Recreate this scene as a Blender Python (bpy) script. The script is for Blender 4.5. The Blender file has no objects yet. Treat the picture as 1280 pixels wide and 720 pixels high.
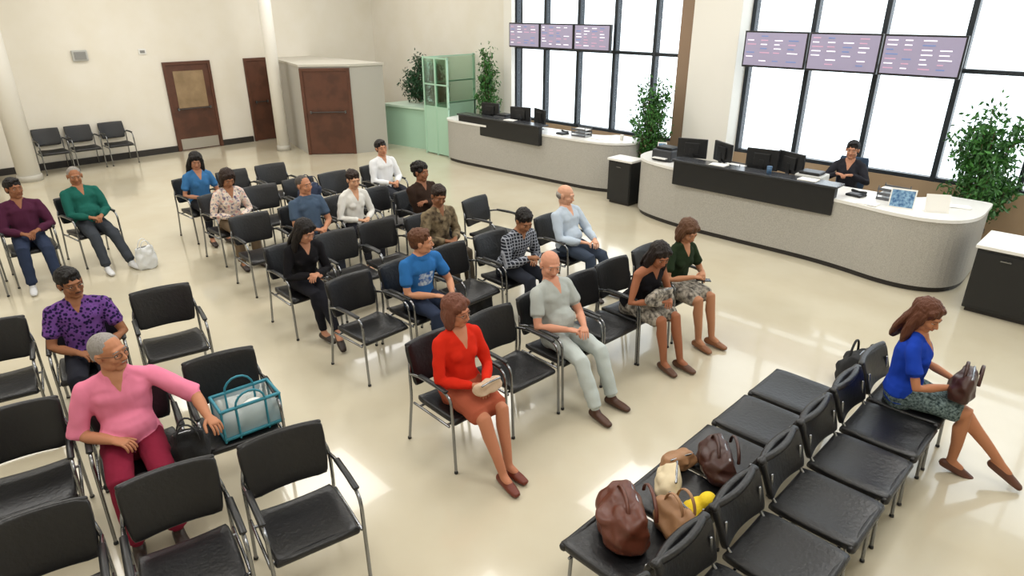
import bpy, bmesh, math, random
import numpy as np
from mathutils import Vector, Matrix, noise
random.seed(4); rng=np.random.default_rng(4)
sc=bpy.context.scene
try: sc.view_settings.view_transform='Standard'
except Exception: pass

# ------------------------------------------------------------ materials
def lin(h):
    if isinstance(h,str):
        h=h.lstrip('#'); c=[int(h[i:i+2],16)/255 for i in (0,2,4)]
    else: c=h
    return tuple((x/12.92 if x<=.04045 else ((x+.055)/1.055)**2.4) for x in c)+(1,)
MC={}
def mat(key,col,rough=.6,metal=0,col2=None,kind=None,scale=20,bump=0,emis=0,coat=0,alpha=None,col3=None,bscale=None,bdist=.01,spec=None,bst=(1,1,1)):
    if key in MC: return MC[key]
    m=bpy.data.materials.new(key); m.use_nodes=True; nt=m.node_tree; N=nt.nodes; L=nt.links
    b=N['Principled BSDF']; b.inputs['Base Color'].default_value=lin(col)
    b.inputs['Roughness'].default_value=rough; b.inputs['Metallic'].default_value=metal
    b.inputs['Coat Weight'].default_value=coat
    if spec is not None: b.inputs['Specular IOR Level'].default_value=spec
    tc=N.new('ShaderNodeTexCoord'); co=tc.outputs['Object']
    out=None
    if kind in('noise','voronoi','speck'):
        if kind=='voronoi':
            t=N.new('ShaderNodeTexVoronoi'); t.inputs['Scale'].default_value=scale; fac=t.outputs['Distance']
            lo,hi=.25,.5
        else:
            t=N.new('ShaderNodeTexNoise'); t.inputs['Scale'].default_value=scale; t.inputs['Detail'].default_value=4
            fac=t.outputs[0]; lo,hi=(.35,.65) if kind=='noise' else (.45,.55)
        L.new(co,t.inputs['Vector']); r=N.new('ShaderNodeValToRGB'); L.new(fac,r.inputs[0])
        r.color_ramp.elements[0].position=lo; r.color_ramp.elements[0].color=lin(col)
        r.color_ramp.elements[1].position=hi; r.color_ramp.elements[1].color=lin(col2 or col)
        if col3:
            e=r.color_ramp.elements.new((lo+hi)/2); e.color=lin(col3)
        out=r.outputs[0]
    elif kind=='plaid':
        w=[]
        for ax in('Y','Z'):
            t=N.new('ShaderNodeTexWave'); t.bands_direction=ax; t.inputs['Scale'].default_value=scale; L.new(co,t.inputs['Vector']); w.append(t.outputs[1])
        a=N.new('ShaderNodeMath'); a.operation='MAXIMUM'; L.new(w[0],a.inputs[0]); L.new(w[1],a.inputs[1])
        r=N.new('ShaderNodeValToRGB'); L.new(a.outputs[0],r.inputs[0])
        r.color_ramp.elements[0].position=.72; r.color_ramp.elements[0].color=lin(col)
        r.color_ramp.elements[1].position=.95; r.color_ramp.elements[1].color=lin(col2); out=r.outputs[0]
    elif kind=='wave':
        t=N.new('ShaderNodeTexWave'); t.inputs['Scale'].default_value=scale; t.inputs['Distortion'].default_value=6; t.inputs['Detail'].default_value=3
        L.new(co,t.inputs['Vector']); r=N.new('ShaderNodeValToRGB'); L.new(t.outputs[1],r.inputs[0])
        r.color_ramp.elements[0].color=lin(col); r.color_ramp.elements[1].color=lin(col2 or col); out=r.outputs[0]
    if out:
        L.new(out,b.inputs['Base Color'])
    if emis:
        if out: L.new(out,b.inputs['Emission Color'])
        else: b.inputs['Emission Color'].default_value=lin(col)
        b.inputs['Emission Strength'].default_value=emis
    if bump:
        mp=N.new('ShaderNodeMapping'); mp.inputs['Scale'].default_value=bst; L.new(co,mp.inputs[0])
        t=N.new('ShaderNodeTexNoise'); t.inputs['Scale'].default_value=bscale or 60; t.inputs['Detail'].default_value=2; L.new(mp.outputs[0],t.inputs['Vector'])
        bp=N.new('ShaderNodeBump'); bp.inputs['Strength'].default_value=bump; bp.inputs['Distance'].default_value=bdist
        L.new(t.outputs[0],bp.inputs['Height']); L.new(bp.outputs[0],b.inputs['Normal'])
    if alpha is not None: b.inputs['Alpha'].default_value=alpha
    MC[key]=m; return m
def glass(key,col,fac=.9):
    m=bpy.data.materials.new(key); m.use_nodes=True; nt=m.node_tree; N=nt.nodes; L=nt.links
    N.remove(N['Principled BSDF']); o=N['Material Output']
    t=N.new('ShaderNodeBsdfTransparent'); t.inputs[0].default_value=lin(col)
    g=N.new('ShaderNodeBsdfGlossy'); g.inputs['Roughness'].default_value=.05
    x=N.new('ShaderNodeMixShader'); x.inputs[0].default_value=1-fac; L.new(t.outputs[0],x.inputs[1]); L.new(g.outputs[0],x.inputs[2]); L.new(x.outputs[0],o.inputs[0])
    return m
def cloth(key,col,**k): return mat(key,col,.95,bump=.45,bscale=7,bdist=.025,spec=.15,bst=(1.3,1.3,.7),**k)

BLACKL=mat('black_leather','#141416',.36,bump=.25,bscale=40)
CHROME=mat('brushed_steel','#8d8f92',.25,1)
BLACKP=mat('black_plastic','#17181a',.4)
WHITE=mat('white_laminate','#e9e8e4',.3)

# ------------------------------------------------------------ mesh helpers
def V3(*a): return np.array(a,float)
def nrm(a):
    a=np.asarray(a,float); l=np.linalg.norm(a); return a/l if l>1e-9 else a
def loft(pts,rad,hint=(0,1,0),n=14,p=2.,cap=1.,label=0,segs=None):
    pts=[np.asarray(q,float) for q in pts]; rad=[(r,r) if np.isscalar(r) else r for r in rad]
    m=len(pts); vs=[]; rings=[]
    th=np.arange(n)/n*2*math.pi; c=np.cos(th); s=np.sin(th)
    c=np.sign(c)*np.abs(c)**(2/p); s=np.sign(s)*np.abs(s)**(2/p)
    fr=[]; h=np.asarray(hint,float)
    for i in range(m):
        T=nrm(pts[min(i+1,m-1)]-pts[max(i-1,0)]); U=h-T*np.dot(h,T)
        if np.linalg.norm(U)<1e-3: U=np.cross(T,(0,0,1.)) if abs(T[2])<.9 else np.cross(T,(1.,0,0))
        U=nrm(U); fr.append((T,U,np.cross(T,U)))
    def ring(ct,U,Vv,a,b): rings.append(ct+np.outer(c*a,U)+np.outer(s*b,Vv))
    c1,c2=cap if isinstance(cap,tuple) else (cap,cap)
    T,U,W=fr[0]; a,b=rad[0]; k=min(a,b)*c1
    for ang in (60,30): ring(pts[0]-T*k*math.sin(math.radians(ang)),U,W,a*math.cos(math.radians(ang)),b*math.cos(math.radians(ang)))
    for i in range(m): ring(pts[i],fr[i][1],fr[i][2],*rad[i])
    T,U,W=fr[-1]; a,b=rad[-1]; k2=min(a,b)*c2
    for ang in (30,60): ring(pts[-1]+T*k2*math.sin(math.radians(ang)),U,W,a*math.cos(math.radians(ang)),b*math.cos(math.radians(ang)))
    v=np.vstack(rings+[pts[0]-fr[0][0]*k,pts[-1]+T*k2]); f=[]
    R=len(rings)
    for i in range(R-1):
        for j in range(n):
            j2=(j+1)%n; f.append((i*n+j,i*n+j2,(i+1)*n+j2,(i+1)*n+j))
    for j in range(n):
        j2=(j+1)%n; f.append((R*n,j2,j)); f.append((R*n+1,(R-1)*n+j,(R-1)*n+j2))
    if segs is not None:
        for i in range(m-1): segs.append(('s',pts[i],pts[i+1],fr[i],fr[i+1],rad[i],rad[i+1],label))
    return v,f
def ell(c,r,n=14,label=0,segs=None):
    c=np.asarray(c,float); r=np.asarray(r,float); vs=[];f=[];m=n//2
    for i in range(1,m):
        ph=math.pi*i/m
        for j in range(n):
            t=2*math.pi*j/n; vs.append(c+r*V3(math.sin(ph)*math.cos(t),math.sin(ph)*math.sin(t),-math.cos(ph)))
    R=m-1
    for i in range(R-1):
        for j in range(n):
            j2=(j+1)%n; f.append((i*n+j,i*n+j2,(i+1)*n+j2,(i+1)*n+j))
    vs+= [c-r*V3(0,0,1),c+r*V3(0,0,1)]
    for j in range(n):
        j2=(j+1)%n; f.append((R*n,j2,j)); f.append((R*n+1,(R-1)*n+j,(R-1)*n+j2))
    if segs is not None: segs.append(('e',c,r,label))
    return np.array(vs),f
def label_faces(cent,segs):
    best=np.full(len(cent),1e9); lab=np.zeros(len(cent),int)
    for s in segs:
        if s[0]=='e':
            w=(cent-s[1])/s[2]; rho=np.linalg.norm(w,axis=1); d=(rho-1)*min(s[2]); l=s[3]
        else:
            _,p0,p1,f0,f1,r0,r1,l=s; ax=p1-p0; t=np.clip((cent-p0)@ax/max(ax@ax,1e-9),0,1)
            w=cent-(p0+np.outer(t,ax)); U=nrm(f0[1]+f1[1]); T=nrm(ax); U=nrm(U-T*np.dot(U,T)); Vv=np.cross(T,U)
            a=r0[0]*(1-t)+r1[0]*t; b=r0[1]*(1-t)+r1[1]*t; mn=np.minimum(a,b)
            ax_=w@T
            rho=np.sqrt((w@U/a)**2+(w@Vv/b)**2); d=(rho-1)*mn+np.abs(ax_)*1.0
        k=d<best; best[k]=d[k]; lab[k]=l
    return lab
def remesh(parts,vox,sm=3,fac=.5):
    v=[];f=[];o=0
    for a,b in parts:
        v.append(a); f+= [tuple(i+o for i in q) for q in b]; o+=len(a)
    v=np.vstack(v); me=bpy.data.meshes.new('tmp'); me.from_pydata(v.tolist(),[],f)
    ob=bpy.data.objects.new('tmp',me); sc.collection.objects.link(ob)
    md=ob.modifiers.new('r','REMESH'); md.mode='VOXEL'; md.voxel_size=vox
    s=ob.modifiers.new('s','SMOOTH'); s.factor=fac; s.iterations=sm
    dg=bpy.context.evaluated_depsgraph_get(); ev=ob.evaluated_get(dg); m=ev.to_mesh()
    vv=np.empty(len(m.vertices)*3); m.vertices.foreach_get('co',vv); vv=vv.reshape(-1,3)
    ff=np.empty(len(m.loops),int); m.loops.foreach_get('vertex_index',ff); lt=np.empty(len(m.polygons),int); m.polygons.foreach_get('loop_total',lt)
    if (lt==4).all(): ff=ff.reshape(-1,4)
    else:
        st=np.cumsum(lt)-lt; ff=[tuple(ff[a:a+b]) for a,b in zip(st,lt)]
    ev.to_mesh_clear(); bpy.data.objects.remove(ob); bpy.data.meshes.remove(me)
    return vv,ff
def smooth_borders(v,fa,lab,it=8):
    e=np.vstack([fa[:,[0,1]],fa[:,[1,2]],fa[:,[2,3]],fa[:,[3,0]]]); fl=np.tile(lab,4); e=np.sort(e,axis=1)
    o=np.lexsort((e[:,1],e[:,0])); e=e[o]; fl=fl[o]
    same=(e[1:]==e[:-1]).all(1); bd=same&(fl[1:]!=fl[:-1]); be=e[1:][bd]
    n=len(v); 
    for _ in range(it):
        acc=np.zeros((n,3)); cnt=np.zeros(n)
        np.add.at(acc,be[:,0],v[be[:,1]]); np.add.at(acc,be[:,1],v[be[:,0]]); np.add.at(cnt,be[:,0],1); np.add.at(cnt,be[:,1],1)
        k=cnt>=2; v[k]=v[k]*.4+.6*acc[k]/cnt[k][:,None]
    return v
def wobble(v,sel,sx,amp,off=0):
    for i in np.nonzero(sel)[0]:
        q=v[i]; w=noise.noise_vector(Vector((q[0]*sx[0]+off,q[1]*sx[1],q[2]*sx[2]))); v[i]=q+np.array(w[:])*amp
    return v
class Acc:
    def __init__(s): s.v=[];s.f=[];s.m=[];s.o=0;s.mats=[]
    def mi(s,m):
        if m not in s.mats: s.mats.append(m)
        return s.mats.index(m)
    def add(s,vf,m,M=None,labs=None):
        v,f=vf; v=np.asarray(v,float)
        if M is not None: M=np.array(M); v=v@M[:3,:3].T+M[:3,3]
        s.v.append(v); 
        f=[tuple(int(i)+s.o for i in q) for q in f]; s.f+=f
        if labs is not None: 
            idx=[s.mi(x) for x in m]; s.m+= [idx[l] for l in labs]
        else: s.m+=[s.mi(m)]*len(f)
        s.o+=len(v)
    def mesh(s,name,smooth=True):
        me=bpy.data.meshes.new(name); me.from_pydata(np.vstack(s.v).tolist(),[],s.f)
        for m in s.mats: me.materials.append(m)
        me.polygons.foreach_set('material_index',s.m)
        if smooth is True: me.polygons.foreach_set('use_smooth',[True]*len(s.f))
        me.update(); return me
    def obj(s,name,loc=(0,0,0),rz=0,smooth=True):
        return place(name,s.mesh(name,smooth),loc,rz)
def place(name,me,loc=(0,0,0),rz=0):
    o=bpy.data.objects.new(name,me); sc.collection.objects.link(o); o.location=loc; o.rotation_euler=(0,0,rz)
    return o
def boxvf(x0,x1,y0,y1,z0,z1,bev=0):
    bm=bmesh.new(); bmesh.ops.create_cube(bm,size=1)
    for v in bm.verts: v.co=Vector(((x0+x1)/2+v.co.x*(x1-x0),(y0+y1)/2+v.co.y*(y1-y0),(z0+z1)/2+v.co.z*(z1-z0)))
    if bev: bmesh.ops.bevel(bm,geom=bm.edges[:],offset=bev,segments=2,affect='EDGES',profile=.6)
    bm.verts.index_update(); v=np.array([q.co[:] for q in bm.verts]); f=[tuple(w.index for w in q.verts) for q in bm.faces]; bm.free(); return v,f
def prism(out,z0,z1):
    n=len(out); v=[(x,y,z0) for x,y in out]+[(x,y,z1) for x,y in out]
    f=[tuple(range(n-1,-1,-1)),tuple(range(n,2*n))]+[(i,(i+1)%n,n+(i+1)%n,n+i) for i in range(n)]
    return np.array(v,float),f
def rpoly(pts,rs,k=8):
    out=[];n=len(pts)
    for i in range(n):
        p=Vector(pts[i]); a=Vector(pts[i-1]); b=Vector(pts[(i+1)%n]); r=rs[i]
        if r<=0: out.append(tuple(p)); continue
        da=(a-p); db=(b-p); ra=min(r,da.length*.49); rb=min(r,db.length*.49)
        A=p+da.normalized()*ra; B=p+db.normalized()*rb
        for j in range(k+1):
            t=j/k; q=A*(1-t)**2+p*2*t*(1-t)+B*t*t; out.append(tuple(q))
    return out
def tube(pts,r,n=8): return loft(pts,[r]*len(pts),hint=(.01,.02,1) if abs(nrm(np.asarray(pts[-1])-np.asarray(pts[0]))[2])<.8 else (1,0,0),n=n,cap=.5)
def bez(P,k=6):
    P=[np.asarray(p,float) for p in P]; out=[P[0]]
    for i in range(1,len(P)-1):
        a,p,b=P[i-1],P[i],P[i+1]; ra=min(.07,np.linalg.norm(a-p)*.45); rb=min(.07,np.linalg.norm(b-p)*.45)
        A=p+nrm(a-p)*ra;B=p+nrm(b-p)*rb
        for j in range(k+1):
            t=j/k; out.append(A*(1-t)**2+p*2*t*(1-t)+B*t*t)
    out.append(P[-1]); return out

# ------------------------------------------------------------ people
def build_head():
    sg=[];P=[]
    E=lambda c,r,l=0:P.append(ell(c,r,16,l,sg))
    E((-.015,0,.03),(.096,.078,.086)); E((.022,0,-.02),(.068,.063,.088)); E((.048,0,-.085),(.032,.036,.026))
    E((.01,.036,-.06),(.05,.030,.042)); E((.01,-.036,-.06),(.05,.030,.042))
    P.append(loft([(.083,0,.02),(.096,0,-.006),(.105,0,-.024)],[.007,.010,.012],label=0,segs=sg,n=10))
    E((.094,.011,-.028),(.011,.008,.008)); E((.094,-.011,-.028),(.011,.008,.008))
    E((.076,0,.034),(.016,.047,.012)); E((.060,.036,-.022),(.026,.024,.024)); E((.060,-.036,-.022),(.026,.024,.024))
    E((.082,0,-.052),(.013,.024,.010))
    for s in(1,-1):
        E((-.004,s*.079,-.004),(.018,.009,.031)); E((-.012,s*.085,.006),(.012,.006,.022))
        E((.078,s*.031,.017),(.013,.019,.007)); E((.076,s*.031,-.004),(.010,.017,.006))
    return remesh(P,.0055,3)
HEAD=build_head()
def hair_parts(style):
    P=[];E=lambda c,r:P.append(ell(c,r,18))
    if style=='bald':
        E((-.038,0,.002),(.082,.0855,.046)); E((-.06,0,-.01),(.058,.070,.055)); return P
    if style=='shaved':
        E((-.024,0,.036),(.095,.082,.086)); E((-.055,0,-.01),(.055,.071,.05)); return P
    E((-.028,0,.048),(.104,.089,.088)); E((-.058,0,-.015),(.058,.074,.058))
    for s in(1,-1): E((-.02,s*.075,.012),(.032,.015,.038))
    E((.035,.01,.102),(.038,.05,.022)); E((.045,-.03,.092),(.026,.03,.018))
    if style in('bob','long'):
        for s in(1,-1): E((-.008,s*.078,-.01),(.055,.028,.078)); E((-.016,s*.074,-.07),(.05,.034,.058)); E((.045,s*.055,.072),(.03,.03,.03))
        E((-.065,0,-.03),(.055,.088,.10)); E((-.02,0,.055),(.102,.096,.092))
    if style=='long':
        P.append(loft([(-.06,0,.03),(-.085,0,-.08),(-.10,0,-.18),(-.105,0,-.27)],[(.09,.045),(.105,.045),(.10,.04),(.06,.025)],hint=(0,1,0),n=18))
        for s in(1,-1): P.append(loft([(-.02,s*.08,0),(-.015,s*.092,-.09),(.0,s*.10,-.17),(.02,s*.09,-.25)],[.032,.038,.034,.016],hint=(0,1,0),n=12))
    if style=='afro':
        for i in range(46):
            a=rng.uniform(0,2*math.pi);b=rng.uniform(.05,1.0); q=V3(-.035+.105*math.sin(b*1.7)*math.cos(a),.09*math.sin(b*1.7)*math.sin(a),.04+.09*math.cos(b*1.7))
            if q[0]>.05 and q[2]<.07: continue
            E(q,(.028,.028,.028))
    if style=='bun': E((-.115,0,.07),(.04,.042,.04))
    return P
HAIRC={}
def hair(style):
    if style not in HAIRC:
        v,f=remesh(hair_parts(style),.0058,2); a=.001 if style in('bald','shaved') else .007
        HAIRC[style]=(wobble(v,np.ones(len(v),bool),(55,55,9),a),f)
    return HAIRC[style]
def ik(p0,p2,l1,l2,pole):
    p0=np.asarray(p0,float);p2=np.asarray(p2,float);d=np.linalg.norm(p2-p0);D=nrm(p2-p0)
    if d>(l1+l2)*.99: d=(l1+l2)*.99; p2=p0+D*d
    a=(l1*l1-l2*l2+d*d)/(2*d); h=math.sqrt(max(l1*l1-a*a,0)); pole=np.asarray(pole,float); pp=nrm(pole-D*np.dot(pole,D))
    return p0+D*a+pp*h,p2
def rot(yaw,pitch,roll=0): return (Matrix.Rotation(math.radians(yaw),4,'Z')@Matrix.Rotation(math.radians(pitch),4,'Y')@Matrix.Rotation(math.radians(roll),4,'X'))
EYEW=mat('eye_white','#cfc6bc',.35); IRIS=mat('iris','#2a1a12',.2)
PHONE=mat('phone_body','#101216',.2)
def person(name,x,y,yaw=0,s=1.,skin='#c08a6a',top='#888',bottom='#333',shoe='#2a1c14',hairc='#1c1310',style='short',sleeve=1,bot='pants',
           lean=-4,curve=0,hy=0,hp=0,hr=0,wl=(.25,.07,.665),wr=(.25,-.07,.665),al=(.46,.11,.09),ar=(.46,-.11,.09),kp=None,male=True,belly=0,
           topm=None,botm=None,glasses=False,footyaw=(6,-6),collar=None,footp=(0,0),print_=None,z=0,beard=None,hdl=None,hdr=None,vneck=.4,phone=False):
    SK=mat('skin_'+skin,skin,.6,bump=.05,spec=.3); 
    TP=topm or cloth('cloth_'+top,top); BT=botm or cloth('cloth_'+bottom,bottom)
    SH=mat('shoe_'+shoe,shoe,.45); HR=mat('hair_'+hairc,hairc,.55,bump=1,bscale=90,bst=(1,1,.12),spec=.3)
    LIP=mat('lip_'+skin,tuple(a*b for a,b in zip([int(skin[i:i+2],16)/255 for i in(1,3,5)],(.85,.68,.66))),.45)
    CO=collar or TP
    mats=[SK,TP,BT,SH,CO]
    sg=[];P=[]
    def L(p,r,l,hint=(0,1,0),**k): P.append(loft(p,r,hint,label=l,segs=sg,**k))
    w=1. if male else .88
    la=math.radians(lean); 
    def sp(d,lat=0,fw=0):
        b=math.radians(curve); n=8; px=0;pz=0; t=la
        for i in range(n):
            t=la+b*(i/n); px+=math.sin(t)*d/n; pz+=math.cos(t)*d/n
        return V3(px+fw*math.cos(t),lat,.555+pz-fw*math.sin(t))
    hipw=.165 if male else .17
    ds=[-.05,.02,.13,.24,.34,.40,.44]
    ra=[(hipw,.115),(hipw*.98,.118),(.142*w,.105),(.155*w,.112),(.172*w,.112),(.165*w,.09),(.10*w,.065)]
    L([sp(d) for d in ds],[(a-.008,b-.008) for a,b in ra],0)
    L([sp(d) for d in ds],[(a+.008,b+.010) for a,b in ra],1)
    L([sp(-.07),sp(-.03),sp(.03)],[(hipw,.11),(hipw+.012,.128),(hipw+.012,.130)],2 if bot!='dress' else 1)
    L([sp(.0),sp(.06)],[(hipw+.02,.142),(hipw+.008,.132)],1,cap=.15)
    if belly: P.append(ell(sp(.12,0,.05+belly*.3),(.10+belly,.135+belly*.6,.13),16,1,sg))
    if not male:
        for q in(1,-1): P.append(ell(sp(.29,q*.065,.080),(.050,.058,.055),14,1,sg))
    else:
        P.append(ell(sp(.33,.07,.06),(.055,.075,.065),14,1,sg)); P.append(ell(sp(.33,-.07,.06),(.055,.075,.065),14,1,sg))
    hc=sp(.606,0,.018); nr=.058 if male else .047
    M=rot(hy,hp,hr); Mn=np.array(M)[:3,:3]
    nb=hc+Mn@V3(-.02,0,-.07)
    L([sp(.41),sp(.46),nb],[nr+.016,nr,nr*.98],0)
    if collar is not None or male: L([sp(.435),sp(.460)],[(nr+.030,nr+.028),(nr+.018,nr+.018)],4,cap=.3)
    shw=.182*w
    hands=[]
    for q,wr_,hd in((1,wl,hdl),(-1,wr,hdr)):
        sh=sp(.392,q*shw,0); pole=(-.55,q*.75,-.45)
        el,wp=ik(sh,wr_,.285*(.97 if not male else 1),.25,pole)
        L([sp(.445,q*.035),sp(.425,q*.105),sh],[.040,.050,.052*w],1 if sleeve>0 else 0)
        au=.049*w if male else .040
        L([sh,(sh+el)/2,el,(el*.6+wp*.4),wp],[au,au*.96,au*.80,au*.82,.026*w],0)
        if sleeve>=1.5: L([sh,(sh+el)/2,el,(el*.5+wp*.5),el*.08+wp*.92],[au+.012,au+.012,au+.008,au+.004,.036],1,cap=(1,.1))
        elif sleeve>0:
            e=sh+(el-sh)*(.66 if sleeve<=1 else 1.02); L([sh,(sh+e)/2,e],[au+.011,au+.013,au+.015],1,cap=(1,.08))
        D=nrm(wp-el); 
        if hd is not None: D=nrm(hd)
        else: D=nrm(D*V3(1,1,.35)+V3(0,-q*.15,-.12))
        Nn=nrm(V3(0,0,1)-D*D[2]) if abs(D[2])<.9 else V3(1,0,0)
        S=np.cross(Nn,D)
        if S[1]*q>0: S=-S
        hs=1. if male else .9
        pc=wp+D*.012
        L([wp,pc+D*.035*hs,pc+D*.075*hs],[(.026*hs,.019),(.038*hs,.017),(.038*hs,.014)],0,hint=S,n=14)
        hands.append((pc,D,Nn,S,hs))
    for qi,(q,an) in enumerate(((1,al),(-1,ar))):
        hp_=V3(.0,q*.09,.555); pole=(.75,q*.04,.66) if kp is None else kp[qi]
        kn,an2=ik(hp_,an,.425,.425,pole)
        tr=.080 if male else .076
        sh2=kn*.7+an2*.3-V3(.012,0,0)
        L([hp_,hp_*.5+kn*.5,kn,sh2,kn*.35+an2*.65,an2],[tr,tr*.88,.056,.055 if male else .051,.040,.032],0)
        if bot=='pants': L([hp_,hp_*.5+kn*.5,kn,kn*.6+an2*.4,kn*.06+an2*.94],[tr+.012,tr*.9+.013,.071,.066,.060],2,cap=(1,.08))
        elif bot=='slim': L([hp_,hp_*.5+kn*.5,kn,kn*.6+an2*.4,kn*.08+an2*.92],[tr+.01,tr*.9+.008,.062,.056,.042],2,cap=(1,.08))
        elif bot in('skirt','shorts','dress'):
            e=hp_*.12+kn*.88; L([hp_,(hp_+e)/2,e],[tr+.016,tr+.014,.078],2,cap=(1,.15))
        fy=math.radians(footyaw[qi]); fpp=math.radians(footp[qi]); fd=V3(math.cos(fy)*math.cos(fpp),math.sin(fy)*math.cos(fpp),-math.sin(fpp)); up=V3(0,0,1)
        b0=an2+V3(0,0,-.048)
        L([b0-fd*.045,b0+fd*.03+up*.004,b0+fd*.11-up*.006,b0+fd*.165-up*.014],[(.033,.036),(.04,.04),(.043,.030),(.034,.022)],3,hint=np.cross(fd,up),n=14)
        if male: L([an2,b0+fd*.02],[.036,.038],3)
        else: L([an2+up*.0,b0+fd*.07+up*.014],[.030,.033],0)
    if bot in('skirt','dress'):
        k1,_=ik(V3(0,.09,.555),al,.425,.425,(.75,.04,.66) if kp is None else kp[0]); k2,_=ik(V3(0,-.09,.555),ar,.425,.425,(.75,-.04,.66) if kp is None else kp[1])
        km=(k1+k2)/2; L([V3(.02,0,.55),V3(.02,0,.55)*.5+km*.5,V3(.02,0,.55)*.14+km*.86],[(.165,.10),(.15,.088),(abs(k1[1]-k2[1])/2+.078,.07)],2,hint=(0,1,0),cap=(1,.15))
    v,f=remesh(P,.0105,3,.5)
    fa=np.asarray(f); cent=v[fa].mean(1); lab=label_faces(cent,sg)
    if vneck:
        nz=sp(.43); dd=nz[2]+.02-cent[:,2]
        pm=(lab==1)|(lab==4); dep=.12 if not male else .08
        pm&=(cent[:,0]>sp(.40)[0]+.02)&(dd>-.06)&(dd<dep)&(np.abs(cent[:,1])<(dep-dd)*vneck); lab[pm]=0
    if print_ is not None:
        c0=sp(.25,0,.11); pm=(np.abs(cent[:,1])<.085)&(np.abs(cent[:,2]-c0[2])<.065)&(cent[:,0]>c0[0]-.05)&(lab==1); lab[pm]=5; mats.append(print_)
    sel=np.zeros(len(v),bool); sel[fa[(lab==1)|(lab==2)].ravel()]=True
    v=wobble(v,sel,(10,10,13),.009,off=x*3.1+y)
    v=smooth_borders(v,fa,lab)
    A=Acc(); A.add((v,f),mats,labs=lab)
    for pc,D,Nn,S,hs in hands:
        for i,(o,ln) in enumerate(((.028,.070),(.0095,.078),(-.0095,.073),(-.027,.058))):
            b=pc+D*.066*hs+S*o*hs; pts=[b]; ang=math.radians(12+3*i); r=.0085*hs; d=D
            for k,(da,fr_) in enumerate(((.1,.42),(.5,.33),(.4,.25))):
                ang+=da; d=nrm(D*math.cos(ang)-Nn*math.sin(ang)+S*o*2.0); pts.append(pts[-1]+d*ln*hs*fr_)
            A.add(loft(pts,[r,r*.98,r*.92,r*.75],hint=S,n=8),SK)
        b=pc+D*.018*hs+S*.028*hs
        d1=nrm(S*.75+D*.7-Nn*.25); d2=nrm(S*.3+D*.95-Nn*.3)
        A.add(loft([b,b+d1*.032*hs,b+d1*.032*hs+d2*.03*hs,b+d1*.032*hs+d2*.052*hs],[.013*hs,.011*hs,.0095*hs,.0075*hs],hint=S,n=8),SK)
    if phone:
        pc,D,Nn,S,hs=hands[1]; c=pc+D*.085-Nn*.02
        Mp=Matrix(((S[0],D[0],Nn[0],c[0]),(S[1],D[1],Nn[1],c[1]),(S[2],D[2],Nn[2],c[2]),(0,0,0,1)))
        A.add(boxvf(-.036,.036,-.07,.075,-.006,.004,.003),PHONE,Mp)
    Mh=Matrix.Translation(Vector(hc))@M@Matrix.Scale(1.04 if male else .99,4)
    A.add(HEAD,SK,Mh)
    for q in(1,-1):
        A.add(ell((.0765,q*.031,.0065),(.010,.0135,.006),10),EYEW,Mh); A.add(ell((.0835,q*.0305,.0065),(.0045,.0058,.0052),8),IRIS,Mh)
        A.add(loft([(.080,q*.0175,.0105),(.0875,q*.030,.0135),(.078,q*.0445,.0105)],[.002,.003,.002],hint=(0,0,1),n=6),HR if not male else LIP,Mh)
        A.add(loft([(.086,q*.014,.028),(.089,q*.03,.033),(.077,q*.048,.027)],[.0035,.004,.002],hint=(0,0,1),n=6),HR,Mh)
        if glasses:
            G=mat('glasses_frame','#2b2320',.3)
            ring=[(.099-.35*max(0,(abs(q*.031+.022*math.cos(t))-.02)),q*.031+.022*math.cos(t),.006+.016*math.sin(t)) for t in np.linspace(0,2*math.pi,13)]
            A.add(loft(ring,[.0018]*13,hint=(1,.01,0),n=5),G,Mh); A.add(loft([(.090,q*.053,.012),(0,q*.086,.012)],[.0016]*2,n=5,hint=(0,0,1)),G,Mh)
    A.add(loft([(.082,.023,-.053),(.0925,.010,-.050),(.094,0,-.051),(.0925,-.010,-.050),(.082,-.023,-.053)],[.0025,.004,.0035,.004,.0025],hint=(0,0,1),n=6),LIP,Mh)
    A.add(loft([(.084,.019,-.057),(.0915,0,-.060),(.084,-.019,-.057)],[.0025,.005,.0025],hint=(0,0,1),n=6),LIP,Mh)
    if beard:
        A.add(ell((.092,0,-.044),(.006,.026,.004),8),mat('hair_'+beard,beard,.6),Mh)
    A.add(hair(style),HR,Mh)
    o=A.obj(name,(x,y,z),math.radians(yaw)); o.scale=(s,s,s); return o

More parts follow.
